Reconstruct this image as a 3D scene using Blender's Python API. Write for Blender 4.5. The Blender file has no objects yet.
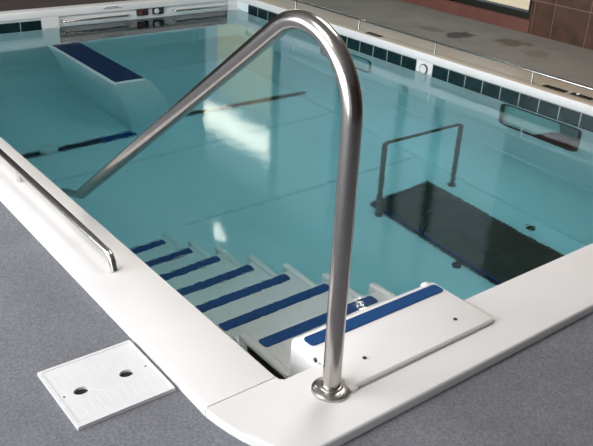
import bpy, bmesh, math, random
from mathutils import Vector, Matrix
random.seed(4)
S = bpy.context.scene
C = S.collection
PI = math.pi

# ------------------------------------------------------------------ geometry constants (metres; coping top is z = 0)
DECK = -0.027
WZ = -0.13            # water surface
FZ = -1.30            # pool floor
XL, XR = 0.995, 3.84  # pool side walls
YN, YF = 1.25, 5.68   # near wall and far wall
RW = 5.10             # room's right wall

# ------------------------------------------------------------------ materials
def mat(name, base, rough=0.5, metal=0.0, noise=None, bump=None, spec=0.5, coat=0.0):
    """noise=(scale, amount, detail): albedo variation; bump=(scale, strength)"""
    m = bpy.data.materials.new(name); m.use_nodes = True
    nt = m.node_tree; b = nt.nodes['Principled BSDF']
    b.inputs['Base Color'].default_value = (*base, 1)
    b.inputs['Roughness'].default_value = rough
    b.inputs['Metallic'].default_value = metal
    b.inputs['Specular IOR Level'].default_value = spec
    b.inputs['Coat Weight'].default_value = coat
    tc = nt.nodes.new('ShaderNodeTexCoord')
    if noise:
        n = nt.nodes.new('ShaderNodeTexNoise'); n.inputs['Scale'].default_value = noise[0]
        n.inputs['Detail'].default_value = noise[2] if len(noise) > 2 else 4
        nt.links.new(tc.outputs['Object'], n.inputs['Vector'])
        r = nt.nodes.new('ShaderNodeMapRange'); r.inputs[1].default_value = 0.3; r.inputs[2].default_value = 0.7
        r.inputs[3].default_value = 1 - noise[1]; r.inputs[4].default_value = 1 + noise[1]
        nt.links.new(n.outputs['Fac'], r.inputs[0])
        v = nt.nodes.new('ShaderNodeVectorMath'); v.operation = 'SCALE'
        v.inputs[0].default_value = base
        nt.links.new(r.outputs[0], v.inputs['Scale'])
        nt.links.new(v.outputs[0], b.inputs['Base Color'])
    if bump:
        n = nt.nodes.new('ShaderNodeTexNoise'); n.inputs['Scale'].default_value = bump[0]
        nt.links.new(tc.outputs['Object'], n.inputs['Vector'])
        bp = nt.nodes.new('ShaderNodeBump'); bp.inputs['Strength'].default_value = bump[1]
        bp.inputs['Distance'].default_value = 0.002
        nt.links.new(n.outputs['Fac'], bp.inputs['Height']); nt.links.new(bp.outputs[0], b.inputs['Normal'])
    return m

def emis(name, col, strength):
    m = bpy.data.materials.new(name); m.use_nodes = True
    b = m.node_tree.nodes['Principled BSDF']
    b.inputs['Base Color'].default_value = (*col, 1)
    b.inputs['Emission Color'].default_value = (*col, 1)
    b.inputs['Emission Strength'].default_value = strength
    return m

M = {}
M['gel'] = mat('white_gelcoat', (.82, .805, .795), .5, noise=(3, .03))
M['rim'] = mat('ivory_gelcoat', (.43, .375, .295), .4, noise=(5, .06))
M['shell'] = mat('pool_shell_gelcoat', (.74, .84, .85), .5, noise=(1.5, .03))
M['tread'] = mat('tread_gelcoat', (.76, .77, .75), .5, noise=(40, .03), bump=(150, .3))
M['strip'] = mat('blue_grip', (.003, .06, .21), .75, noise=(60, .15), bump=(400, .6), spec=.3)
M['pad'] = mat('navy_pad', (.006, .036, .11), .8, noise=(20, .2), spec=.3)
M['steel'] = mat('brushed_steel', (.52, .485, .455), .2, 1.0, noise=(30, .05), bump=(300, .05))
M['steel2'] = mat('polished_steel', (.66, .65, .63), .16, 1.0)
M['flange'] = mat('satin_steel', (.55, .53, .50), .3, 1.0)
M['tile'] = mat('dark_green_tile', (.006, .022, .024), .22, noise=(12, .3))
M['grout'] = mat('pale_grout', (.30, .36, .36), .8)
M['black'] = mat('black_rubber', (.012, .013, .013), .6, noise=(30, .3))
M['belt'] = mat('black_belt', (.030, .026, .019), .6, noise=(9, .45, 6), bump=(60, .4))
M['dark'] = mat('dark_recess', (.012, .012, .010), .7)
M['brownwall'] = mat('brown_wall', (.06, .045, .038), .7, noise=(2, .1))
M['curb'] = mat('red_brown_curb', (.16, .062, .045), .6, noise=(7, .12))
M['ceil'] = mat('ceiling_paint', (.30, .29, .28), .8)
M['lwall'] = mat('cream_wall', (.55, .52, .48), .8)
M['frame'] = mat('dark_olive_frame', (.008, .011, .006), .4)
M['yel'] = mat('window_mullion', (.10, .09, .07), .5)
M['red'] = mat('dull_red_button', (.12, .035, .035), .5)
M['dial'] = mat('pale_dial', (.62, .64, .64), .4)
M['ink'] = mat('blue_grey_ink', (.16, .18, .26), .6)
M['plastic'] = mat('white_plastic', (.78, .78, .79), .45, noise=(20, .02))
M['bolt'] = mat('dark_bolt', (.05, .05, .05), .4, .6)
M['paving'] = mat('outdoor_paving', (.45, .38, .29), .9, noise=(2, .1))
M['lamp'] = emis('lamp_glow', (1, .95, .82), 40)
M['lamp_trim'] = mat('lamp_trim', (.7, .7, .68), .4)

def deck_mat(name, base, speck, stains=()):
    m = bpy.data.materials.new(name); m.use_nodes = True
    nt = m.node_tree; N = nt.nodes; L = nt.links; b = N['Principled BSDF']
    b.inputs['Roughness'].default_value = .85; b.inputs['Specular IOR Level'].default_value = .25
    tc = N.new('ShaderNodeTexCoord')
    n1 = N.new('ShaderNodeTexNoise'); n1.inputs['Scale'].default_value = 170; n1.inputs['Detail'].default_value = 3
    n2 = N.new('ShaderNodeTexNoise'); n2.inputs['Scale'].default_value = 4; n2.inputs['Detail'].default_value = 5
    for n in (n1, n2): L.new(tc.outputs['Object'], n.inputs['Vector'])
    r = N.new('ShaderNodeMapRange'); r.inputs[1].default_value = .3; r.inputs[2].default_value = .7
    r.inputs[3].default_value = 1 - speck; r.inputs[4].default_value = 1 + speck
    L.new(n1.outputs['Fac'], r.inputs[0])
    r2 = N.new('ShaderNodeMapRange'); r2.inputs[1].default_value = .3; r2.inputs[2].default_value = .7
    r2.inputs[3].default_value = .9; r2.inputs[4].default_value = 1.1
    L.new(n2.outputs['Fac'], r2.inputs[0])
    mu = N.new('ShaderNodeMath'); mu.operation = 'MULTIPLY'; L.new(r.outputs[0], mu.inputs[0]); L.new(r2.outputs[0], mu.inputs[1])
    v = N.new('ShaderNodeVectorMath'); v.operation = 'SCALE'; v.inputs[0].default_value = base
    L.new(mu.outputs[0], v.inputs['Scale']); col = v.outputs[0]
    for (cx, cy, rx, ry, sc, amt) in stains:         # damp stains with a ragged outline
        mp = N.new('ShaderNodeVectorMath'); mp.operation = 'SUBTRACT'; mp.inputs[1].default_value = (cx, cy, 0)
        L.new(tc.outputs['Object'], mp.inputs[0])
        dv = N.new('ShaderNodeVectorMath'); dv.operation = 'MULTIPLY'; dv.inputs[1].default_value = (1/rx, 1/ry, 0)
        L.new(mp.outputs[0], dv.inputs[0])
        ln = N.new('ShaderNodeVectorMath'); ln.operation = 'LENGTH'; L.new(dv.outputs[0], ln.inputs[0])
        nz = N.new('ShaderNodeTexNoise'); nz.inputs['Scale'].default_value = 14; nz.inputs['Detail'].default_value = 3
        L.new(tc.outputs['Object'], nz.inputs['Vector'])
        ad = N.new('ShaderNodeMath'); ad.operation = 'MULTIPLY_ADD'; ad.inputs[1].default_value = 1.6; ad.inputs[2].default_value = -.8
        L.new(nz.outputs['Fac'], ad.inputs[0])
        sm = N.new('ShaderNodeMath'); sm.operation = 'ADD'; L.new(ln.outputs['Value'], sm.inputs[0]); L.new(ad.outputs[0], sm.inputs[1])
        mr = N.new('ShaderNodeMapRange'); mr.inputs[1].default_value = .75; mr.inputs[2].default_value = 1.15
        mr.inputs[3].default_value = amt; mr.inputs[4].default_value = 0; L.new(sm.outputs[0], mr.inputs[0])
        mx = N.new('ShaderNodeMix'); mx.data_type = 'RGBA'; L.new(mr.outputs[0], mx.inputs[0])
        L.new(col, mx.inputs[6]); mx.inputs[7].default_value = (*sc, 1); col = mx.outputs[2]
    L.new(col, b.inputs['Base Color'])
    bp = N.new('ShaderNodeBump'); bp.inputs['Strength'].default_value = .35; bp.inputs['Distance'].default_value = .001
    L.new(n1.outputs['Fac'], bp.inputs['Height']); L.new(bp.outputs[0], b.inputs['Normal'])
    return m
M['carpet'] = deck_mat('grey_speckled_deck', (.185, .192, .212), .25)
M['deck2'] = deck_mat('grey_brown_deck', (.235, .225, .20), .10, [
    (4.56, 3.79, .13, .085, (.05, .046, .042), .85), (4.74, 3.45, .12, .12, (.10, .075, .035), .7),
    (4.50, 4.05, .06, .12, (.10, .09, .07), .5), (4.62, 3.15, .10, .10, (.13, .11, .08), .4)])
M['deck3'] = deck_mat('brown_far_deck', (.085, .068, .062), .12)

def tile_wall_mat():
    m = bpy.data.materials.new('brown_ceramic_tile'); m.use_nodes = True
    nt = m.node_tree; N = nt.nodes; L = nt.links; b = N['Principled BSDF']
    b.inputs['Roughness'].default_value = .35
    tc = N.new('ShaderNodeTexCoord')
    n = N.new('ShaderNodeTexNoise'); n.inputs['Scale'].default_value = 9; n.inputs['Detail'].default_value = 5
    L.new(tc.outputs['Object'], n.inputs['Vector'])
    r = N.new('ShaderNodeValToRGB'); r.color_ramp.elements[0].position = .35; r.color_ramp.elements[1].position = .7
    r.color_ramp.elements[0].color = (.058, .030, .018, 1); r.color_ramp.elements[1].color = (.105, .050, .029, 1)
    L.new(n.outputs['Fac'], r.inputs[0]); L.new(r.outputs[0], b.inputs['Base Color'])
    return m
M['btile'] = tile_wall_mat()
M['bgrout'] = mat('brown_grout', (.24, .15, .10), .8)

def water_mat():
    m = bpy.data.materials.new('pool_water'); m.use_nodes = True
    nt = m.node_tree; N = nt.nodes; L = nt.links
    N.remove(N['Principled BSDF']); out = N['Material Output']
    g = N.new('ShaderNodeBsdfGlass'); g.inputs['IOR'].default_value = 1.333; g.inputs['Roughness'].default_value = 0
    g.inputs['Color'].default_value = (1, 1, 1, 1)
    L.new(g.outputs[0], out.inputs['Surface'])
    tc = N.new('ShaderNodeTexCoord')
    h = None
    for sc, w, st in ((2.2, .55, (1, 1, 1)), (9, .12, (1, 1.5, 1)), (34, .06, (1, 2.4, 1)), (75, .022, (1, 2.4, 1))):
        mp = N.new('ShaderNodeMapping'); mp.inputs['Scale'].default_value = st
        mp.inputs['Rotation'].default_value = (0, 0, .55)
        L.new(tc.outputs['Object'], mp.inputs[0])
        n = N.new('ShaderNodeTexNoise'); n.inputs['Scale'].default_value = sc; n.inputs['Detail'].default_value = 1.5
        L.new(mp.outputs[0], n.inputs['Vector'])
        mu = N.new('ShaderNodeMath'); mu.operation = 'MULTIPLY'; mu.inputs[1].default_value = w
        L.new(n.outputs['Fac'], mu.inputs[0])
        if h is None: h = mu.outputs[0]
        else:
            a = N.new('ShaderNodeMath'); L.new(h, a.inputs[0]); L.new(mu.outputs[0], a.inputs[1]); h = a.outputs[0]
    bp = N.new('ShaderNodeBump'); bp.inputs['Strength'].default_value = 1; bp.inputs['Distance'].default_value = .0035
    L.new(h, bp.inputs['Height']); L.new(bp.outputs[0], g.inputs['Normal'])
    va = N.new('ShaderNodeVolumeAbsorption')
    va.inputs['Color'].default_value = (.08, .78, .86, 1); va.inputs['Density'].default_value = WATER_DENSITY
    L.new(va.outputs[0], out.inputs['Volume'])
    m.cycles.homogeneous_volume = True
    return m
WATER_DENSITY = .42
M['water'] = water_mat()

def pane_mat(name, tint, refl=1.45):
    m = bpy.data.materials.new(name); m.use_nodes = True
    nt = m.node_tree; N = nt.nodes; L = nt.links
    N.remove(N['Principled BSDF'])
    t = N.new('ShaderNodeBsdfTransparent'); t.inputs[0].default_value = (*tint, 1)
    g = N.new('ShaderNodeBsdfGlossy'); g.inputs['Roughness'].default_value = .02
    f = N.new('ShaderNodeFresnel'); ge = N.new('ShaderNodeNewGeometry')
    mr = N.new('ShaderNodeMapRange'); mr.inputs[3].default_value = refl; mr.inputs[4].default_value = 1/refl
    L.new(ge.outputs['Backfacing'], mr.inputs[0]); L.new(mr.outputs[0], f.inputs[0])
    mx = N.new('ShaderNodeMixShader'); L.new(f.outputs[0], mx.inputs[0]); L.new(t.outputs[0], mx.inputs[1]); L.new(g.outputs[0], mx.inputs[2])
    L.new(mx.outputs[0], N['Material Output'].inputs['Surface'])
    return m
M['pane'] = pane_mat('window_glass', (.92, .95, .94))
M['upane'] = pane_mat('submerged_glass', (.85, .95, .94), 1.08)

# ------------------------------------------------------------------ mesh helpers
def obj(name, bm, m, parent=None, smooth=False, angle=None):
    me = bpy.data.meshes.new(name); bm.normal_update(); bm.to_mesh(me); bm.free()
    o = bpy.data.objects.new(name, me); C.objects.link(o)
    me.materials.append(m)
    if smooth:
        for p in me.polygons: p.use_smooth = True
        if angle is None: angle = 40
        me.set_sharp_from_angle(angle=math.radians(angle))
    if parent:
        o.parent = parent
        o.matrix_parent_inverse = Matrix.Translation(parent.location).inverted()
    return o
def tag(o, label=None, cat=None, group=None, kind=None):
    for k, v in (('label', label), ('category', cat), ('group', group), ('kind', kind)):
        if v: o[k] = v
    return o
def thing(name, loc, label, cat, group=None):
    o = bpy.data.objects.new(name, None); C.objects.link(o); o.location = loc
    o.empty_display_size = .05
    return tag(o, label, cat, group)
def struct(name, bm, m, parent=None, **k):
    o = obj(name, bm, m, parent, **k)
    if parent is None: o['kind'] = 'structure'
    return o
def bx(bm, x0, x1, y0, y1, z0, z1, bev=0, seg=3):
    r = bmesh.ops.create_cube(bm, size=1)
    for v in r['verts']:
        v.co = Vector((x0 + (v.co.x + .5) * (x1 - x0), y0 + (v.co.y + .5) * (y1 - y0), z0 + (v.co.z + .5) * (z1 - z0)))
    if bev:
        es = list({e for v in r['verts'] for e in v.link_edges})
        bmesh.ops.bevel(bm, geom=es, offset=bev, segments=seg, affect='EDGES', profile=.5)
    return bm
def box(x0, x1, y0, y1, z0, z1, bev=0, seg=3):
    return bx(bmesh.new(), x0, x1, y0, y1, z0, z1, bev, seg)
def tube(bm, pts, r, n=20, caps=True):
    pts = [Vector(p) for p in pts]; rings = []
    t0 = (pts[1] - pts[0]).normalized()
    u = t0.orthogonal().normalized()
    for i, p in enumerate(pts):
        t = (pts[min(i + 1, len(pts) - 1)] - pts[max(i - 1, 0)]).normalized()
        u = (u - t * u.dot(t)).normalized(); w = t.cross(u)
        rr = r[i] if isinstance(r, (list, tuple)) else r
        rings.append([bm.verts.new(p + (u * math.cos(2*PI*k/n) + w * math.sin(2*PI*k/n)) * rr) for k in range(n)])
    for a, b in zip(rings, rings[1:]):
        for k in range(n): bm.faces.new((a[k], a[(k+1) % n], b[(k+1) % n], b[k]))
    if caps:
        bm.faces.new(rings[0][::-1]); bm.faces.new(rings[-1])
    return bm
def smooth_path(ctrl, rad, seg=8):
    """polyline with rounded corners; rad = list of corner radii for interior points"""
    P = [Vector(p) for p in ctrl]; out = [P[0]]
    for i in range(1, len(P) - 1):
        a, b, c = P[i-1], P[i], P[i+1]; r = rad[i-1] if isinstance(rad, (list, tuple)) else rad
        d1 = (a - b).normalized(); d2 = (c - b).normalized()
        ang = d1.angle(d2); t = min(r / math.tan(ang / 2), (a-b).length*.5, (c-b).length*.5) if ang < PI - 1e-3 else 0
        if t == 0: out.append(b); continue
        rr = t * math.tan(ang / 2); bis = (d1 + d2).normalized(); cen = b + bis * (rr / math.sin(ang / 2))
        s = b + d1 * t - cen; e = b + d2 * t - cen; tot = s.angle(e); ax = s.cross(e).normalized()
        for k in range(seg + 1):
            out.append(cen + Matrix.Rotation(tot * k / seg, 3, ax) @ s)
    out.append(P[-1]); return out
def lathe(bm, prof, cen, n=28, axis='Z'):
    """prof: list of (r, h)"""
    rings = []
    for r, h in prof:
        ring = []
        for k in range(n):
            a = 2*PI*k/n; c, s = math.cos(a)*r, math.sin(a)*r
            q = {'Z': (c, s, h), 'X': (h, c, s), 'Y': (s, h, c)}[axis]
            ring.append(bm.verts.new(Vector(cen) + Vector(q)))
        rings.append(ring)
    for a, b in zip(rings, rings[1:]):
        for k in range(n): bm.faces.new((a[k], a[(k+1) % n], b[(k+1) % n], b[k]))
    bm.faces.new(rings[0][::-1]); bm.faces.new(rings[-1])
    return bm
def prism(bm, poly, z0, z1, to3=lambda a, b, h: (a, b, h)):
    lo = [bm.verts.new(to3(a, b, z0)) for a, b in poly]; hi = [bm.verts.new(to3(a, b, z1)) for a, b in poly]
    n = len(poly); bm.faces.new(lo[::-1]); bm.faces.new(hi)
    for k in range(n): bm.faces.new((lo[k], lo[(k+1) % n], hi[(k+1) % n], hi[k]))
    bmesh.ops.recalc_face_normals(bm, faces=bm.faces)
    return bm
def bevel_where(bm, pred, off, seg=4):
    es = [e for e in bm.edges if pred(e.verts[0].co, e.verts[1].co)]
    bmesh.ops.bevel(bm, geom=es, offset=off, segments=seg, affect='EDGES', profile=.5)
def rrect(a0, a1, b0, b1, r, n=6):
    out = []
    for (ca, cb, s) in ((a1-r, b1-r, 0), (a0+r, b1-r, 1), (a0+r, b0+r, 2), (a1-r, b0+r, 3)):
        for k in range(n + 1):
            t = PI/2*(s + k/n); out.append((ca + math.cos(t)*r, cb + math.sin(t)*r))
    return out
def ring_prism(bm, outer, inner, h0, h1, to3):
    n = len(outer); V = lambda p, h: [bm.verts.new(to3(a, b, h)) for a, b in p]
    o0, o1, i0, i1 = V(outer, h0), V(outer, h1), V(inner, h0), V(inner, h1)
    for k in range(n):
        j = (k+1) % n
        for q in ((o0[k], o0[j], o1[j], o1[k]), (i0[j], i0[k], i1[k], i1[j]), (o1[k], o1[j], i1[j], i1[k]), (i0[k], i0[j], o0[j], o0[k])):
            bm.faces.new(q)
    bmesh.ops.recalc_face_normals(bm, faces=bm.faces)
    return bm

# ================================================================== THE SETTING
# deck slabs around the pool
FX0, FX1, FY0, FY1, CZ = -2.6, RW, -3.0, 11.0, 3.0
b = bmesh.new()
bx(b, FX0, .83, FY0, FY1, DECK-.1, DECK)
bx(b, .83, 4.20, FY0, 1.06, DECK-.1, DECK)
bx(b, 4.20, RW + .02, FY0, 1.06, DECK-.1, DECK)
struct('floor', b, M['carpet'])
struct('floor_right_deck', box(4.13, RW + .02, 1.06, FY1, DECK-.1, DECK), M['deck2'])
struct('floor_far_deck', box(.83, 4.13, 5.74, FY1, DECK-.1, DECK), M['deck3'])

# pool basin: floor and four walls, thick
b = bmesh.new()
T = .25
bx(b, XL-T, XR+T, YN-T, YF+.3, FZ-.2, FZ)
bx(b, XL-T, XL, YN-T, YF+.3, FZ, -.029)
bx(b, XL, XR+T, YN-T, YN, FZ, -.029)
# right wall with two window niches
def wall_with_holes(bm, x0, x1, y0, y1, z0, z1, holes):
    ys = sorted({y0, y1, *[h[0] for h in holes], *[h[1] for h in holes]}); zs = sorted({z0, z1, *[h[2] for h in holes], *[h[3] for h in holes]})
    for a, c in zip(ys, ys[1:]):
        for d, e in zip(zs, zs[1:]):
            if any(h[0] <= a and c <= h[1] and h[2] <= d and e <= h[3] for h in holes): continue
            bx(bm, x0, x1, a, c, d, e)
UW = [(2.24, 2.785, -.58, -.20), (3.97, 4.52, -.60, -.30)]
wall_with_holes(b, XR, XR+T, YN, YF+.3, FZ, -.055, UW)
# far wall with the dark outlet opening under the panel
GX0, GX1, GZ0, GZ1 = 2.24, 3.74, -.62, -.15
bx(b, XL, GX0, YF, YF+.3, FZ, -.03); bx(b, GX1, XR, YF, YF+.3, FZ, -.03)
bx(b, GX0, GX1, YF, YF+.3, FZ, GZ0); bx(b, GX0, GX1, YF+.25, YF+.3, GZ0, GZ1); bx(b, GX0, GX1, YF+.012, YF+.3, GZ1, -.03)
# coved joints between floor and walls
def cove(bm, ends, off, r, n=14):
    rows = []
    for e in ends:
        rows.append([bm.verts.new((e[0] + off[0]*(r - r*math.sin(t)), e[1] + off[1]*(r - r*math.sin(t)), FZ + r - r*math.cos(t))) for t in [PI/2*k/n for k in range(n+1)]])
    for k in range(n): bm.faces.new((rows[0][k], rows[1][k], rows[1][k+1], rows[0][k+1]))
struct('pool_basin', b, M['shell'])
b = bmesh.new(); RC = .30
cove(b, [(XR, YN), (XR, YF)], (-1, 0), RC)
cove(b, [(XL, YF), (XR, YF)], (0, -1), RC)
cove(b, [(XL, YN), (XL, YF)], (1, 0), RC*.4)
o = struct('pool_basin_cove', b, M['shell'], smooth=True, angle=60)
md = o.modifiers.new('thickness', 'SOLIDIFY'); md.thickness = .004; md.offset = 0

# coping sections (white gelcoat curb standing on the deck)
def top_outer(axis, val, ztop=0):
    return lambda p, q: abs(p.z-ztop) < 1e-4 and abs(q.z-ztop) < 1e-4 and abs(p[axis]-val) < 1e-4 and abs(q[axis]-val) < 1e-4
b = prism(bmesh.new(), [(.782, 1.268), (XL, 1.268), (XL, 5.78), (.80, 5.78)], -.06, 0)
bevel_where(b, lambda p, q: p.z > -.01 and q.z > -.01 and p.x < .85 and q.x < .85 and abs(p.y-q.y) > 1, .009, 4)
bevel_where(b, lambda p, q: abs(p.z) < 1e-4 and abs(q.z) < 1e-4 and abs(p.x-XL) < 1e-4 and abs(q.x-XL) < 1e-4, .004, 3)
struct('coping_left', b, M['gel'], smooth=True, angle=50)
# near section with the rounded outer corner
R0 = .13; ox, oy = .782, 1.003
corner = [(.788, 1.225), (.796, 1.185), (.806, 1.148), (.818, 1.115), (.830, 1.083), (.843, 1.053), (.860, 1.025), (.880, 1.010), (.905, 1.004), (.95, 1.003)]
poly = [(XL, 1.265), (ox, 1.265)] + corner + [(4.19, 1.003), (4.19, YN-.005), (XL+.02, YN-.005), (XL, 1.262)]
poly = [(ox, 1.265)] + corner + [(4.19, 1.003), (4.19, YN-.004), (XL+.012, YN-.004), (XL, YN+.006), (XL, 1.265)]
b = prism(bmesh.new(), poly, -.06, 0)
def is_out(p): return p.z > -1e-4 and (p.y < 1.14 or p.x < ox+1e-3) and p.x < 4.2 and p.y < 1.2 or (p.z > -1e-4 and abs(p.x-ox) < 1e-4)
bevel_where(b, lambda p, q: is_out(p) and is_out(q) and not (p.x > 4.1 and q.x > 4.1), .008, 4)
struct('coping_near', b, M['gel'], smooth=True, angle=50)
# right rim
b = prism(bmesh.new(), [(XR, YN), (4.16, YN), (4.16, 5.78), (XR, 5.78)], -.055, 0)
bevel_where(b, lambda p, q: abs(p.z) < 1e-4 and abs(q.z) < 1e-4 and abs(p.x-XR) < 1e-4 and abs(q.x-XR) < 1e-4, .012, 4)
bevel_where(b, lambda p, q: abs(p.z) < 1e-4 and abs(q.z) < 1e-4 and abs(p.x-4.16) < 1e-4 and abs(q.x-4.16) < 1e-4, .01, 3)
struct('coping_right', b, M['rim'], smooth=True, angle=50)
struct('trim_4', box(XR-.004, XR+.006, YN+.01, 5.66, -.053, -.004, .003, 2), M['gel'], smooth=True)
struct('rim_shadow_strip', box(4.16, 4.205, 1.003, 5.78, DECK-.05, DECK+.002), mat('painted_gap_shadow', (.05, .042, .036), .8))  # shadow line between rim and deck, painted as a dark brown strip
# far rim: overhangs the recessed panel
b = box(XL, XR, 5.668, 5.775, -.055, 0, .008)
struct('coping_far', b, M['gel'], smooth=True, angle=50)
# white corner blocks either side of the control panel
b = bmesh.new()
bx(b, 2.11, GX0, YF-.012, YF+.02, -.19, -.05); bx(b, GX1, XR, YF-.012, YF+.02, -.19, -.05)
bx(b, GX0, GX1, YF+.006, YF+.02, -.148, -.05)
struct('trim_1', b, M['gel'])

# waterline tiles (one band per side, tile pattern with grout backing)
def tile_band(name, cells, plane, axis, z0, z1):
    root = bpy.data.objects.new(name, None); C.objects.link(root); root['kind'] = 'structure'
    bt = bmesh.new(); bg = bmesh.new()
    for a, c in cells:
        if axis == 'x':
            bx(bt, plane-.006, plane+.01, a+.004, c-.004, z0+.004, z1-.003, .0015, 1)
        else:
            bx(bt, a+.004, c-.004, plane-.006, plane+.01, z0+.004, z1-.003, .0015, 1)
    a, c = min(p[0] for p in cells), max(p[1] for p in cells)
    if axis == 'x': bx(bg, plane-.003, plane+.008, a, c, z0, z1)
    else: bx(bg, a, c, plane-.003, plane+.008, z0, z1)
    obj('tile', bt, M['tile'], root); obj('grout', bg, M['grout'], root)
y0 = 3.380
cells = [(y0 - .1405*(k+1), y0 - .1405*k) for k in range(15)]
tile_band('waterline_tiles_near', cells, XR, 'x', -.165, -.055)
tile_band('waterline_tiles_right', [(3.526 + .1415*k, 3.526 + .1415*(k+1)) for k in range(14)], XR, 'x', -.165, -.058)
tile_band('waterline_tiles_far', [(2.108 - .158*(k+1), 2.108 - .158*k) for k in range(7)], YF, 'y', -.165, -.066)
struct('trim_2', box(XR-.005, XR+.008, 3.383, 3.523, -.19, -.055), M['gel'])

# room shell
b = bmesh.new(); bx(b, FX0, RW, FY1, FY1+.1, DECK, CZ); struct('wall_far', b, M['brownwall'])
b = bmesh.new(); bx(b, FX0, RW, FY0-.1, FY0, DECK, CZ); struct('wall_near', b, M['brownwall'])
b = bmesh.new()
bx(b, FX0-.1, FX0, FY0-.1, FY1+.1, DECK, .25); bx(b, FX0-.1, FX0, FY0-.1, FY1+.1, 2.75, CZ)
for y in (-3.1, -.55, 2.0, 4.5): bx(b, FX0-.1, FX0, y, y+.22, .25, 2.75)
bx(b, FX0-.1, FX0, 6.8, FY1+.1, .25, 2.75)
struct('wall_left', b, M['lwall'])
struct('ceiling', box(FX0-.1, RW+.3, FY0-.1, FY1+.1, CZ, CZ+.1), M['ceil'])
# right wall: low curb and header with the window strip, tiled pier nearer, plain wall farther
WY0, WY1 = 3.595, 8.55
b = bmesh.new()
bx(b, RW+.012, RW+.3, FY0-.1, WY0, DECK-.1, CZ); bx(b, RW, RW+.2, WY1, FY1+.1, DECK-.1, CZ); bx(b, RW, RW+.2, WY0, WY1, 2.55, CZ)
struct('wall_right', b, M['brownwall'])
struct('baseboard_right', box(RW, RW+.14, WY0, WY1, DECK-.1, .068), M['curb'])
bt, bg = bmesh.new(), bmesh.new()
ys = [3.595, 3.565, 3.39] + [3.10 - .29*k for k in range(22)]
zs = [DECK, .225] + [.225 + .27*k for k in range(1, 11)]
zs[-1] = CZ
for a, c in zip(ys, ys[1:]):
    for d, e in zip(zs, zs[1:]):
        bx(bt, RW-.004, RW+.012, c+.004, a-.004, d+.004, e-.004)
bx(bg, RW, RW+.012, ys[-1], 3.595, DECK, CZ)
t = bpy.data.objects.new('tiled_pier', None); C.objects.link(t); t['kind'] = 'structure'
obj('tile', bt, M['btile'], t); obj('grout', bg, M['bgrout'], t)

# window strip in the right wall: sill, mullions, panes
MUL = [3.62, 4.42, 4.88, 5.76, 6.86, 8.53]
for i, (a, c) in enumerate(zip(MUL, MUL[1:])):
    t = bpy.data.objects.new('window_%d' % (i+1), None); C.objects.link(t); t['kind'] = 'structure'
    f = bmesh.new(); w = .035
    bx(f, RW+.04, RW+.12, a-.03, c+.03, .068, .118); bx(f, RW+.05, RW+.11, a, c, 2.50, 2.55)
    bx(f, RW+.05, RW+.11, a-.0, a+w, .118, 2.5); bx(f, RW+.05, RW+.11, c-w, c, .118, 2.5)
    obj('window_frame', f, M['frame'], t)
    obj('pane', box(RW+.075, RW+.081, a+w, c-w, .118, 2.5), M['pane'], t)
# glow panels added behind the far pane: sunlit blind and sky put into emission
M['blind'] = emis('painted_blind_glow', (.9, .82, .55), .85)
M['skyglow'] = emis('painted_sky_glow', (1, .97, .85), 7)
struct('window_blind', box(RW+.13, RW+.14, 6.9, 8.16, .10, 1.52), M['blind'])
struct('window_sky_glow', box(RW+.13, RW+.14, 7.0, 8.48, 1.70, 2.04), M['skyglow'])
struct('ground_outside', box(RW+.15, 30, -10, 25, -.2, DECK-.02), M['paving'])

# ================================================================== WATER
b = box(XL-.08, XR+.08, YN-.08, YF+.12, FZ-.05, WZ)
w = obj('pool_water', b, M['water'])
tag(w, 'still turquoise pool water filling the white pool', 'water', kind='stuff')

# ================================================================== THINGS
# --- tall stainless handrail
HX, HY = 1.078, 1.147
t = thing('pool_handrail', (HX, HY, 0), 'tall stainless steel handrail arching from near coping down into the water', 'handrail')
path = smooth_path([(HX, HY, .002), (HX+.002, 1.160, 1.05), (1.148, 3.04, -.285), (1.15, 3.06, -1.13)], [.182, .12], 20)
obj('rail_tube', tube(bmesh.new(), path, .0235, 32), M['steel'], t, smooth=True)
fl = lathe(bmesh.new(), [(.050, 0), (.050, .006), (.046, .0095), (.030, .012), (.0285, .016), (.0242, .018)], (HX, HY, 0), 40)
f = obj('flange', fl, M['flange'], t, smooth=True, angle=35)
for a in (.5, 2.6, 4.7):
    s = lathe(bmesh.new(), [(.0055, 0), (.0055, .003), (.003, .0045)], (HX+.040*math.cos(a), HY+.040*math.sin(a), .0095), 12)
    obj('screw', s, M['steel2'], f, smooth=True)

# --- low grab rails along the copings
def grab(name, x, y0, y1, z, r, posts, label, foot_r=None, curl0=False):
    t = thing(name, (x, y0, 0), label, 'handrail')
    P = [(x, y0, 0), (x, y0, z), (x, y1, z), (x, y1, 0)]
    obj('rail', tube(bmesh.new(), smooth_path(P, .045 if z > .045 else .038, 10), r, 20), M['steel2'], t, smooth=True)
    for y in posts:
        p = obj('post', tube(bmesh.new(), [(x, y, 0), (x, y, z)], r*.8, 16), M['steel2'], t, smooth=True)
    return t
# left: end bends down onto the coping
x = .89
t = thing('coping_grab_rail', (x, 1.985, 0), 'short polished steel grab rail on the left white coping', 'handrail')
obj('rail', tube(bmesh.new(), smooth_path([(x, 1.978, .001), (x, 2.0, .05), (x, 4.95, .062), (x, 4.97, .001)], .045, 10), .0125, 24), M['steel2'], t, smooth=True)
for y in (2.79, 3.55, 4.3):
    obj('post', tube(bmesh.new(), [(x, y, 0), (x, y, .057)], .010, 16), M['steel2'], t, smooth=True)
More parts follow.
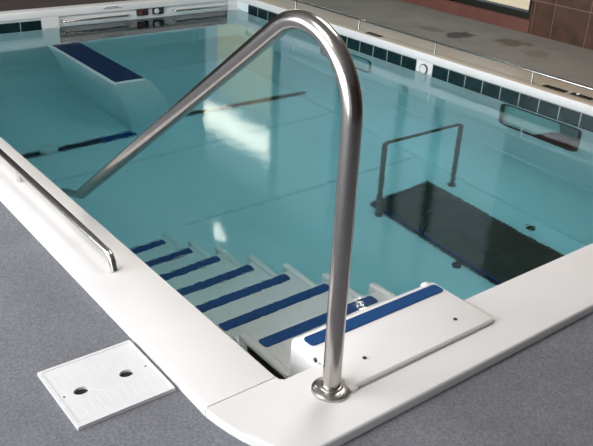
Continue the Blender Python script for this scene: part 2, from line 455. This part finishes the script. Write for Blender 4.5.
# right: long thin rail on the right rim
x = 3.885
t = thing('rim_grab_rail', (x, 1.5, 0), 'long thin steel rail on posts along the far right rim', 'handrail')
obj('rail', tube(bmesh.new(), smooth_path([(x, 1.5, .001), (x, 1.5, .074), (x, 5.6, .074), (x, 5.6, .001)], .03, 8), .0085, 16), M['steel2'], t, smooth=True)
for y in (1.94, 2.645, 3.42, 4.17, 4.92):
    obj('post', tube(bmesh.new(), [(x, y, 0), (x, y, .072)], .0075, 14), M['steel2'], t, smooth=True)
# far bars on the control panel wall
PY = YF + .012       # recessed panel face
for (xa, xb, lab) in ((2.26, 2.81, 'steel grab bar on the far wall, left of the control boxes'), (3.205, 3.745, 'steel grab bar on the far wall, right of the control boxes')):
    t = thing('wall_grab_bar', (xa, PY, -.088), lab, 'grab bar', 'grab bars on the far pool wall')
    y = 5.645; xb2 = min(xb, GX1-.005)
    obj('bar', tube(bmesh.new(), smooth_path([(xa+.008, PY, -.088), (xa+.008, y, -.088), (xb2-.008, y, -.088), (xb2-.008, PY, -.088)], .02, 6), .0085, 16), M['steel2'], t, smooth=True)

# --- far control panel: two boxes with gauges, small label plates
for i, (xa, xb, lab) in enumerate(((2.885, 2.978, 'black control box with dull red square button, beside the left grab bar'),
                                   (3.025, 3.118, 'black control box with round pale dial, beside the right grab bar'))):
    t = thing('control_box', ((xa+xb)/2, PY-.02, -.077), lab, 'control box', 'control boxes on the far pool wall')
    yb = 5.662
    obj('housing', box(xa, xb, yb, PY, -.104, -.052, .003, 2), M['black'], t)
    if i == 0:
        obj('button', box(xa+.008, xa+.042, yb-.006, yb, -.098, -.060, .002, 2), M['red'], t)
    else:
        obj('dial', lathe(bmesh.new(), [(.021, 0), (.021, -.006), (.016, -.009)], (xa+.027, yb, -.078), 24, 'Y'), M['dial'], t, smooth=True)
    obj('knob', lathe(bmesh.new(), [(.018, 0), (.018, -.006), (.012, -.010)], (xb-.024, yb, -.078), 24, 'Y'), M['black'], t, smooth=True)
def plate(x0, z0, w, rows, label):
    t = thing('label_plate', (x0, 5.667, z0), label, 'label', 'small printed labels on the far rim')
    obj('backing', box(x0-.01, x0+w+.03, 5.6655, 5.668, z0-.022, z0+.006), M['gel'], t)
    for k, (dx, ww) in enumerate(rows):
        obj('print', box(x0+dx, x0+dx+ww, 5.664, 5.6656, z0-.004-.009*k, z0+.001-.009*k), M['ink'], t)
plate(2.60, -.014, .14, ((.02, .10), (.0, .15)), 'small blue-grey printed label above the left steel bar')
plate(3.50, -.014, .10, ((.0, .08),), 'tiny blue-grey printed label above the right steel bar')

# --- round skimmer fitting in the tile gap
t = thing('wall_fitting', (XR-.006, 3.452, -.10), 'round white ringed fitting in the gap of the dark tiles', 'pool fitting')
obj('ring', lathe(bmesh.new(), [(.034, 0), (.034, -.009), (.031, -.011), (.027, -.009)], (XR-.005, 3.452, -.105), 32, 'X'), M['frame'], t, smooth=True)
obj('cap', lathe(bmesh.new(), [(.029, -.008), (.028, -.0115), (.012, -.0125)], (XR-.005, 3.452, -.105), 32, 'X'), M['plastic'], t, smooth=True)

# --- dark plates set in the right rim
def rim_plate(x0, x1, y0, y1, label, grey=False, v=False):
    t = thing('rim_vent_plate', ((x0+x1)/2, (y0+y1)/2, 0), label, 'vent plate', 'dark plates set in the right rim')
    obj('plate', box(x0, x1, y0, y1, 0, .004, .0015, 1), M['frame'], t)
    if grey: obj('cap', lathe(bmesh.new(), [(.014, 0), (.012, .006)], ((x0+x1)/2+.01, y1-.04, .004), 16), M['dial'], t)
    n = 4
    for k in range(4):
        y = y0 + (y1-y0)*(k+.6)/4.4
        obj('slat', box(x0+.006, x1-.006, y, y+.006, .004, .0065), M['black'], t)
rim_plate(3.905, 3.95, 2.435, 2.585, 'flat dark plate on the right rim, farther of the pair by the rail post')
rim_plate(3.915, 3.96, 2.265, 2.405, 'dark plate with pale round cap, nearer of the pair by the rail post', True)
rim_plate(3.862, 3.905, 3.93, 4.075, 'lone small dark plate on the rim, beyond the arch of the tall handrail')

# --- stairs: platform bolted over the near coping and treads going down into the water
t = thing('pool_steps', (1.42, 1.25, 0), 'white moulded pool steps with blue grip strips descending from the near coping', 'steps')
SX0, SX1 = 1.124, 1.677
b = bmesh.new()
prof = [(1.112, .003), (1.112, .010), (1.117, .014), (1.356, .014), (1.367, .008), (1.371, -.004), (1.371, -.16), (1.252, -.16), (1.252, .003)]
prism(b, prof, SX0, SX1, lambda a, c, h: (h, a, c))
bevel_where(b, lambda p, q: abs(p.x-q.x) < 1e-5 and p.z > .003 and q.z > .003 and (abs(p.x-SX0) < 1e-4 or abs(p.x-SX1) < 1e-4), .006, 3)
pf = obj('platform', b, M['gel'], t, smooth=True, angle=35)
obj('rounded_lug', lathe(bmesh.new(), [(.018, 0), (.018, .008), (.013, .014), (.004, .016)], (SX1-.028, 1.362, .0), 24), M['gel'], pf, smooth=True)
obj('rounded_lug', lathe(bmesh.new(), [(.022, 0), (.021, .008), (.012, .013)], (SX0+.004, 1.128, .0), 24), M['gel'], pf, smooth=True)
def strip(x0, x1, y0, y1, z, parent, h=.003):
    bb = prism(bmesh.new(), rrect(x0, x1, y0, y1, .012), z, z+h)
    return obj('grip_strip', bb, M['strip'], parent)
strip(1.142, 1.666, 1.302, 1.346, .014, pf)
for (bxp, byp) in ((1.573, 1.176), (1.226, 1.185)):
    obj('bolt', lathe(bmesh.new(), [(.006, 0), (.006, .002), (.004, .0035)], (bxp, byp, .014), 14), M['bolt'], pf, smooth=True)
obj('bolt', lathe(bmesh.new(), [(.007, 0), (.007, -.003), (.004, -.005)], (SX0, 1.264, .002), 14, 'X'), M['bolt'], pf, smooth=True)
sy = [1.568, 1.819, 2.063, 2.307, 2.561, 2.804, 3.065]
sz = [-.160, -.327, -.488, -.650, -.815, -.972, -1.137]
TX0, TX1 = 1.133, 1.712
for k, (yy, zz) in enumerate(zip(sy, sz)):
    yf = yy + .033; yb = 1.25 if k == 0 else sy[k-1] + .02
    bb = bmesh.new()
    bx(bb, TX0, TX1, yb, yf, zz-.165 if k < 6 else FZ, zz, .006, 2)
    lh = .012
    for xx in (TX0, TX1-.032):
        yb2 = 1.255 if k == 0 else sy[k-1]+.03
        bx(bb, xx, xx+.032, yb2, yy+.078, zz-.06, zz+lh, .011, 4)
    tr = obj('tread', bb, M['tread'], t, smooth=True, angle=35)
    strip(1.185 if k else 1.168, 1.656 if k else 1.640, yy-.023, yy+.023, zz, tr)
obj('stringer', prism(bmesh.new(), [(1.252, -.2), (3.10, -1.2), (3.10, FZ), (1.252, FZ)], TX0+.03, TX0+.05, lambda a, c, h: (h, a, c)), M['tread'], t)
obj('stringer', prism(bmesh.new(), [(1.252, -.2), (3.10, -1.2), (3.10, FZ), (1.252, FZ)], TX1-.05, TX1-.02, lambda a, c, h: (h, a, c)), M['tread'], t)

obj('added_ledge', box(XL, TX0+.01, 1.25, 1.70, -.26, -.215, .008, 2), M['tread'], t)  # shelf added to make the dark gap shallower so light reaches it
# --- submerged treadmill
t = thing('underwater_treadmill', (3.1, 2.1, FZ), 'long black treadmill lying on the pool floor beside the steps', 'treadmill')
zt = -1.25; ax, bx_, ya, yb = 2.89, 3.31, 1.28, 2.86
b = bmesh.new(); bx(b, ax-.012, bx_+.02, ya, yb+.012, FZ, zt-.012, .006, 2)
obj('frame', b, mat('treadmill_frame', (.18, .26, .20), .5), t)
b = bmesh.new(); bx(b, ax, bx_, ya+.01, yb, zt-.03, zt, .01, 3)
obj('belt', b, M['belt'], t)
for xx, m_ in ((ax-.012, M['pad']), (bx_+.006, M['yel'])):
    obj('side_rail', box(xx, xx+.014, ya, yb, FZ+.01, zt+.004, .003, 2), m_, t)
obj('roller', tube(bmesh.new(), [(ax+.01, yb-.01, zt-.018), (bx_-.01, yb-.01, zt-.018)], .02, 16), M['black'], t, smooth=True)
# --- rail over the treadmill's far end
t = thing('submerged_rail', (3.15, 2.765, FZ), 'thin steel hoop rail standing underwater at the treadmill\'s far end', 'handrail')
obj('rail', tube(bmesh.new(), smooth_path([(2.85, 2.775, FZ), (2.85, 2.775, -.365), (3.45, 2.765, -.365), (3.45, 2.765, FZ)], .035, 8), .015, 20), mat('submerged_steel', (.10, .085, .06), .4, .7), t, smooth=True)
for xx in (2.85, 3.45):
    obj('foot', lathe(bmesh.new(), [(.024, 0), (.024, .01), (.018, .016)], (xx, 2.77, FZ), 24), M['bolt'], t, smooth=True)
# --- floor drains beside the treadmill
for xx, yy, lab in ((2.853, 2.178, 'small dark round floor drain on the steps side of the treadmill'), (3.443, 2.179, 'small dark round floor drain on the far side of the treadmill')):
    t = thing('floor_drain', (xx, yy, FZ), lab, 'drain', 'round drains beside the treadmill')
    obj('cover', lathe(bmesh.new(), [(.026, 0), (.026, .01), (.018, .015)], (xx, yy, FZ), 20), M['black'], t, smooth=True)
# --- floor channel gratings
def grating(x0, x1, y0, y1, yc0, yc1, label, end=None):
    t = thing('floor_grating', ((x0+x1)/2, (y0+y1)/2, FZ), label, 'grating', 'dark channel gratings across the pool floor')
    b = bmesh.new(); h = .03
    prism(b, [(x0, yc0-h), (x1, yc1-h), (x1, yc1+h), (x0, yc0+h)], FZ, FZ+.008)
    obj('channel', b, M['black'] if end is None else mat('navy_channel', (.006, .018, .05), .6), t)
    n = int((x1-x0)/.06)
    for k in range(n):
        u = (k+.5)/n; x = x0+(x1-x0)*u; yc = yc0+(yc1-yc0)*u
        obj('slat', box(x-.012, x+.012, yc-h*.8, yc+h*.8, FZ+.008, FZ+.014), M['dark'], t)
    if end: obj('end_piece', box(end[0], end[1], yc1-.032, yc1+.032, FZ, FZ+.018), M['strip'], t)
grating(1.20, 2.19, 4.4, 4.4, 4.43, 4.405, 'dark blue-ended floor grating on the pool floor, left of the blue-topped box', end=(1.95, 2.19))
grating(2.56, 3.64, 4.45, 4.45, 4.515, 4.415, 'long black floor grating on the pool floor, right of the blue-topped box')
t = thing('white_floor_cap', (1.61, 4.43, FZ), 'small white round cap on the dark floor line near the left wall', 'pool fitting')  # plain white round cap set on the floor line
obj('cap', lathe(bmesh.new(), [(.06, 0.014), (.06, .04), (.04, .055)], (1.61, 4.43, FZ), 24), M['plastic'], t, smooth=True)
# faint floor seams
b = bmesh.new()
prism(b, [(1.9, 3.262), (3.84, 3.14), (3.84, 3.152), (1.9, 3.274)], FZ, FZ+.0015)
prism(b, [(1.3, 4.05), (3.84, 4.0), (3.84, 4.012), (1.3, 4.062)], FZ, FZ+.0015)
struct('trim_3', b, mat('floor_seam', (.50, .60, .60), .6))

# --- current housing: curved white body with navy pad on top
t = thing('current_housing', (2.2, 4.9, FZ), 'white submerged box with curved front and navy blue pad on top', 'pool equipment')
zT = -.385
left = [(2.052, zT), (2.075, -.50), (2.12, -.78), (2.155, -1.05), (2.175, FZ)]
right = [(2.50, FZ), (2.475, -1.15), (2.43, -.88), (2.385, -.66), (2.34, -.50), (2.300, -.41), (2.288, zT)]
poly = left + right
y_a, y_b = 4.405, 5.46
b = prism(bmesh.new(), poly, y_a, y_b, lambda a, c, h: (a, h, c))
bevel_where(b, lambda p, q: abs(p.y-y_a) < 1e-4 and abs(q.y-y_a) < 1e-4 and p.z > FZ+.01 and q.z > FZ+.01, .02, 4)
obj('body', b, M['shell'], t, smooth=True, angle=50)
obj('top_pad', box(2.082, 2.284, 4.435, 5.44, zT, zT+.008, .003, 2), M['pad'], t)

# --- dark outlet opening with louvres in the far wall
t = thing('outlet_grille', ((GX0+GX1)/2, YF, -.4), 'wide black outlet grille below the waterline in the far wall', 'grille')
obj('frame', ring_prism(bmesh.new(), [(GX0, GZ0), (GX1, GZ0), (GX1, GZ1), (GX0, GZ1)], [(GX0+.02, GZ0+.02), (GX1-.02, GZ0+.02), (GX1-.02, GZ1-.02), (GX0+.02, GZ1-.02)], YF+.0, YF+.03, lambda a, c, h: (a, h, c)), M['dark'], t)
z = GZ0+.05
while z < GZ1-.03:
    obj('louvre', box(GX0+.02, GX1-.02, YF+.005, YF+.025, z, z+.02), M['dark'], t); z += .045
obj('back', box(GX0, GX1, YF+.2, YF+.21, GZ0, GZ1), M['dark'], t)

# --- underwater windows in the right wall
XT = lambda a, c, h: (h, a, c)
for i, (a, c, d, e) in enumerate(UW):
    t = bpy.data.objects.new('window_%d' % (i+11), None); C.objects.link(t); t['kind'] = 'structure'; t.location = (XR, (a+c)/2, d)
    fr = .012
    obj('window_frame', ring_prism(bmesh.new(), rrect(a-.012, c+.012, d-.012, e+.012, .06), rrect(a+fr, c-fr, d+fr, e-fr, .04), XR-.004, XR+.006, XT), M['black'] if i == 0 else mat('grey_gasket', (.06, .10, .10), .6), t)
    obj('pane', box(XR+.004, XR+.008, a, c, d, e), M['upane'], t)
    obj('back_panel', box(XR+.022, XR+.06, a, c, d, e), M['shell'], t)
    if i == 0:
        obj('inner_panel', prism(bmesh.new(), [(a, d), (a+.30, d), (a+.20, d+.14), (a+.13, d+.19), (a, d+.20)], XR+.012, XR+.021, XT), M['black'], t)  # dark wedge and grey panel behind the near side of the pane
        obj('inner_panel', prism(bmesh.new(), [(a, d+.20), (a+.13, d+.19), (a+.15, e), (a, e)], XR+.012, XR+.020, XT), mat('grey_inner_panel', (.16, .2, .21), .5), t)

# --- skimmer cover on the left deck
X0, X1, Y0, Y1 = .511, .771, 1.392, 1.642
t = thing('deck_access_cover', ((X0+X1)/2, (Y0+Y1)/2, DECK), 'square white ribbed plastic cover with two oval finger holes in the grey deck', 'cover')
zt = DECK + .009
b = bmesh.new()
holes = [(.573, 1.5145), (.697, 1.5145)]
def oval(cx, cy, n=20): return [(cx + .0175*math.cos(2*PI*k/n)*1.0, cy + .0115*math.sin(2*PI*k/n)) for k in range(n)]
# plate as a grid of quads around the two oval holes
cy = 1.5145
xs = [X0, .573-.03, .573+.03, .697-.03, .697+.03, X1]
def quad(bm, x0, x1, y0, y1):
    bx(bm, x0, x1, y0, y1, DECK, zt)
quad(b, X0, X1, Y0, cy-.03); quad(b, X0, X1, cy+.03, Y1)
quad(b, xs[0], xs[1], cy-.03, cy+.03); quad(b, xs[2], xs[3], cy-.03, cy+.03); quad(b, xs[4], xs[5], cy-.03, cy+.03)
for hx, hy in holes:
    n = 24
    inner = [(hx + .019*math.cos(2*PI*k/n), cy + .0145*math.sin(2*PI*k/n)) for k in range(n)]
    outer = []
    for k in range(n):
        c_, s_ = math.cos(2*PI*k/n), math.sin(2*PI*k/n); m_ = max(abs(c_), abs(s_)); outer.append((hx + .03*c_/m_, cy + .03*s_/m_))
    ring_prism(b, outer, inner, DECK, zt, lambda a, c, h: (a, c, h))
pl = obj('plate', b, M['plastic'], t)
# raised border, ribs and centre ring
b = ring_prism(bmesh.new(), rrect(X0, X1, Y0, Y1, .006, 3), rrect(X0+.008, X1-.008, Y0+.008, Y1-.008, .005, 3), zt-.001, zt+.0012, lambda a, c, h: (a, c, h))
obj('border', b, M['plastic'], pl)
for k in range(11):
    x = X0 + .022 + k*.0221
    for (ya, yb) in ((Y0+.030, cy-.040), (cy+.040, Y1-.030)):
        obj('rib', box(x-.004, x+.004, ya, yb, zt-.001, zt+.0002), M['plastic'], pl)
cir = lambda r: [(.635 + r*math.cos(2*PI*k/32), cy + r*math.sin(2*PI*k/32)) for k in range(32)]
obj('centre_ring', ring_prism(bmesh.new(), cir(.034), cir(.032), zt-.001, zt+.0003, lambda a, c, h: (a, c, h)), M['plastic'], pl)
for hx, hy in ((.529, 1.5145), (.752, 1.5145)):
    obj('screw', lathe(bmesh.new(), [(.003, 0), (.002, .001)], (hx, hy, zt), 10), M['bolt'], pl)
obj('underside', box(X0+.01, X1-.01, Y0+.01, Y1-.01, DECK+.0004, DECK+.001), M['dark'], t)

# --- recessed ceiling lamps (mirrored in the water)
for (x, y, lab) in ((4.64, 7.20, 'round ceiling lamp nearer the far wall, mirrored in mid pool'), (4.98, 4.93, 'round ceiling lamp above the right deck, mirrored by the steps')):
    t = thing('ceiling_lamp', (x, y, CZ), lab, 'lamp', 'round ceiling lamps over the right deck')
    obj('trim_ring', ring_prism(bmesh.new(), [(x+.13*math.cos(2*PI*k/32), y+.13*math.sin(2*PI*k/32)) for k in range(32)], [(x+.066*math.cos(2*PI*k/32), y+.066*math.sin(2*PI*k/32)) for k in range(32)], CZ-.03, CZ, lambda a, c, h: (a, c, h)), M['lamp_trim'], t)
    obj('lens', lathe(bmesh.new(), [(.065, -.002), (.065, -.012), (.04, -.02)], (x, y, CZ), 32), M['lamp'], t)

# ================================================================== LIGHT
def area(name, loc, rot, sx, sy_, energy, col):
    l = bpy.data.lights.new(name, 'AREA'); l.shape = 'RECTANGLE'; l.size = sx; l.size_y = sy_; l.energy = energy; l.color = col
    o = bpy.data.objects.new(name, l); C.objects.link(o); o.location = loc; o.rotation_euler = rot
    return o
for y, e in ((.85, 105), (3.35, 135), (5.8, 120)):      # daylight entering the left windows
    area('window_daylight', (FX0-.02, y, 1.5), (0, -PI/2, 0), 2.4, 2.2, e, (.93, .96, 1.0))
for (x, y, e) in ((3.1, 2.5, 66), (-.6, 2.2, 42)):      # unseen fill lights added overhead to brighten pool and step gap
    area('overhead_fill_light', (x, y, CZ-.02), (0, 0, 0), 1.3, 1.3, e, (1.0, .93, .87))
wd = bpy.data.worlds.new('World'); S.world = wd; wd.use_nodes = True
bg = wd.node_tree.nodes['Background']; bg.inputs[0].default_value = (.80, .90, 1, 1); bg.inputs[1].default_value = .75

sun = bpy.data.lights.new('sun', 'SUN'); sun.energy = 5; sun.color = (1, .93, .8); sun.angle = .01
so = bpy.data.objects.new('sun', sun); C.objects.link(so); so.rotation_euler = (0, math.radians(-10), 0)
# ================================================================== CAMERA
cam = bpy.data.cameras.new('Camera'); co = bpy.data.objects.new('Camera', cam); C.objects.link(co); S.camera = co
f_px, pitch, roll, yaw = 777.79448, .463599468, -.0555353343, .684452865
cam.sensor_fit = 'HORIZONTAL'; cam.sensor_width = 36; cam.lens = 36 * f_px / 593
fw = Vector((math.sin(yaw)*math.cos(pitch), math.cos(yaw)*math.cos(pitch), -math.sin(pitch)))
rt = Vector((math.cos(yaw), -math.sin(yaw), 0)); up = rt.cross(fw); dn = -up
c_, s_ = math.cos(roll), math.sin(roll)
r2 = rt*c_ + dn*s_; d2 = rt*(-s_) + dn*c_
mw = Matrix((( r2.x, -d2.x, -fw.x, 0), (r2.y, -d2.y, -fw.y, 0), (r2.z, -d2.z, -fw.z, 1.25), (0, 0, 0, 1)))
co.matrix_world = mw
cam.clip_start = .01

vs = S.view_settings
S.display_settings.display_device = 'sRGB'
vs.view_transform = 'Standard'; vs.look = 'None'; vs.gamma = 1; vs.use_curve_mapping = False; vs.exposure = -.12
cy_ = S.cycles
cy_.max_bounces = 14; cy_.diffuse_bounces = 5; cy_.glossy_bounces = 5; cy_.transmission_bounces = 10; cy_.transparent_max_bounces = 8
cy_.caustics_refractive = True; cy_.caustics_reflective = True
cy_.sample_clamp_indirect = 8; cy_.blur_glossy = .5
cy_.use_denoising = True
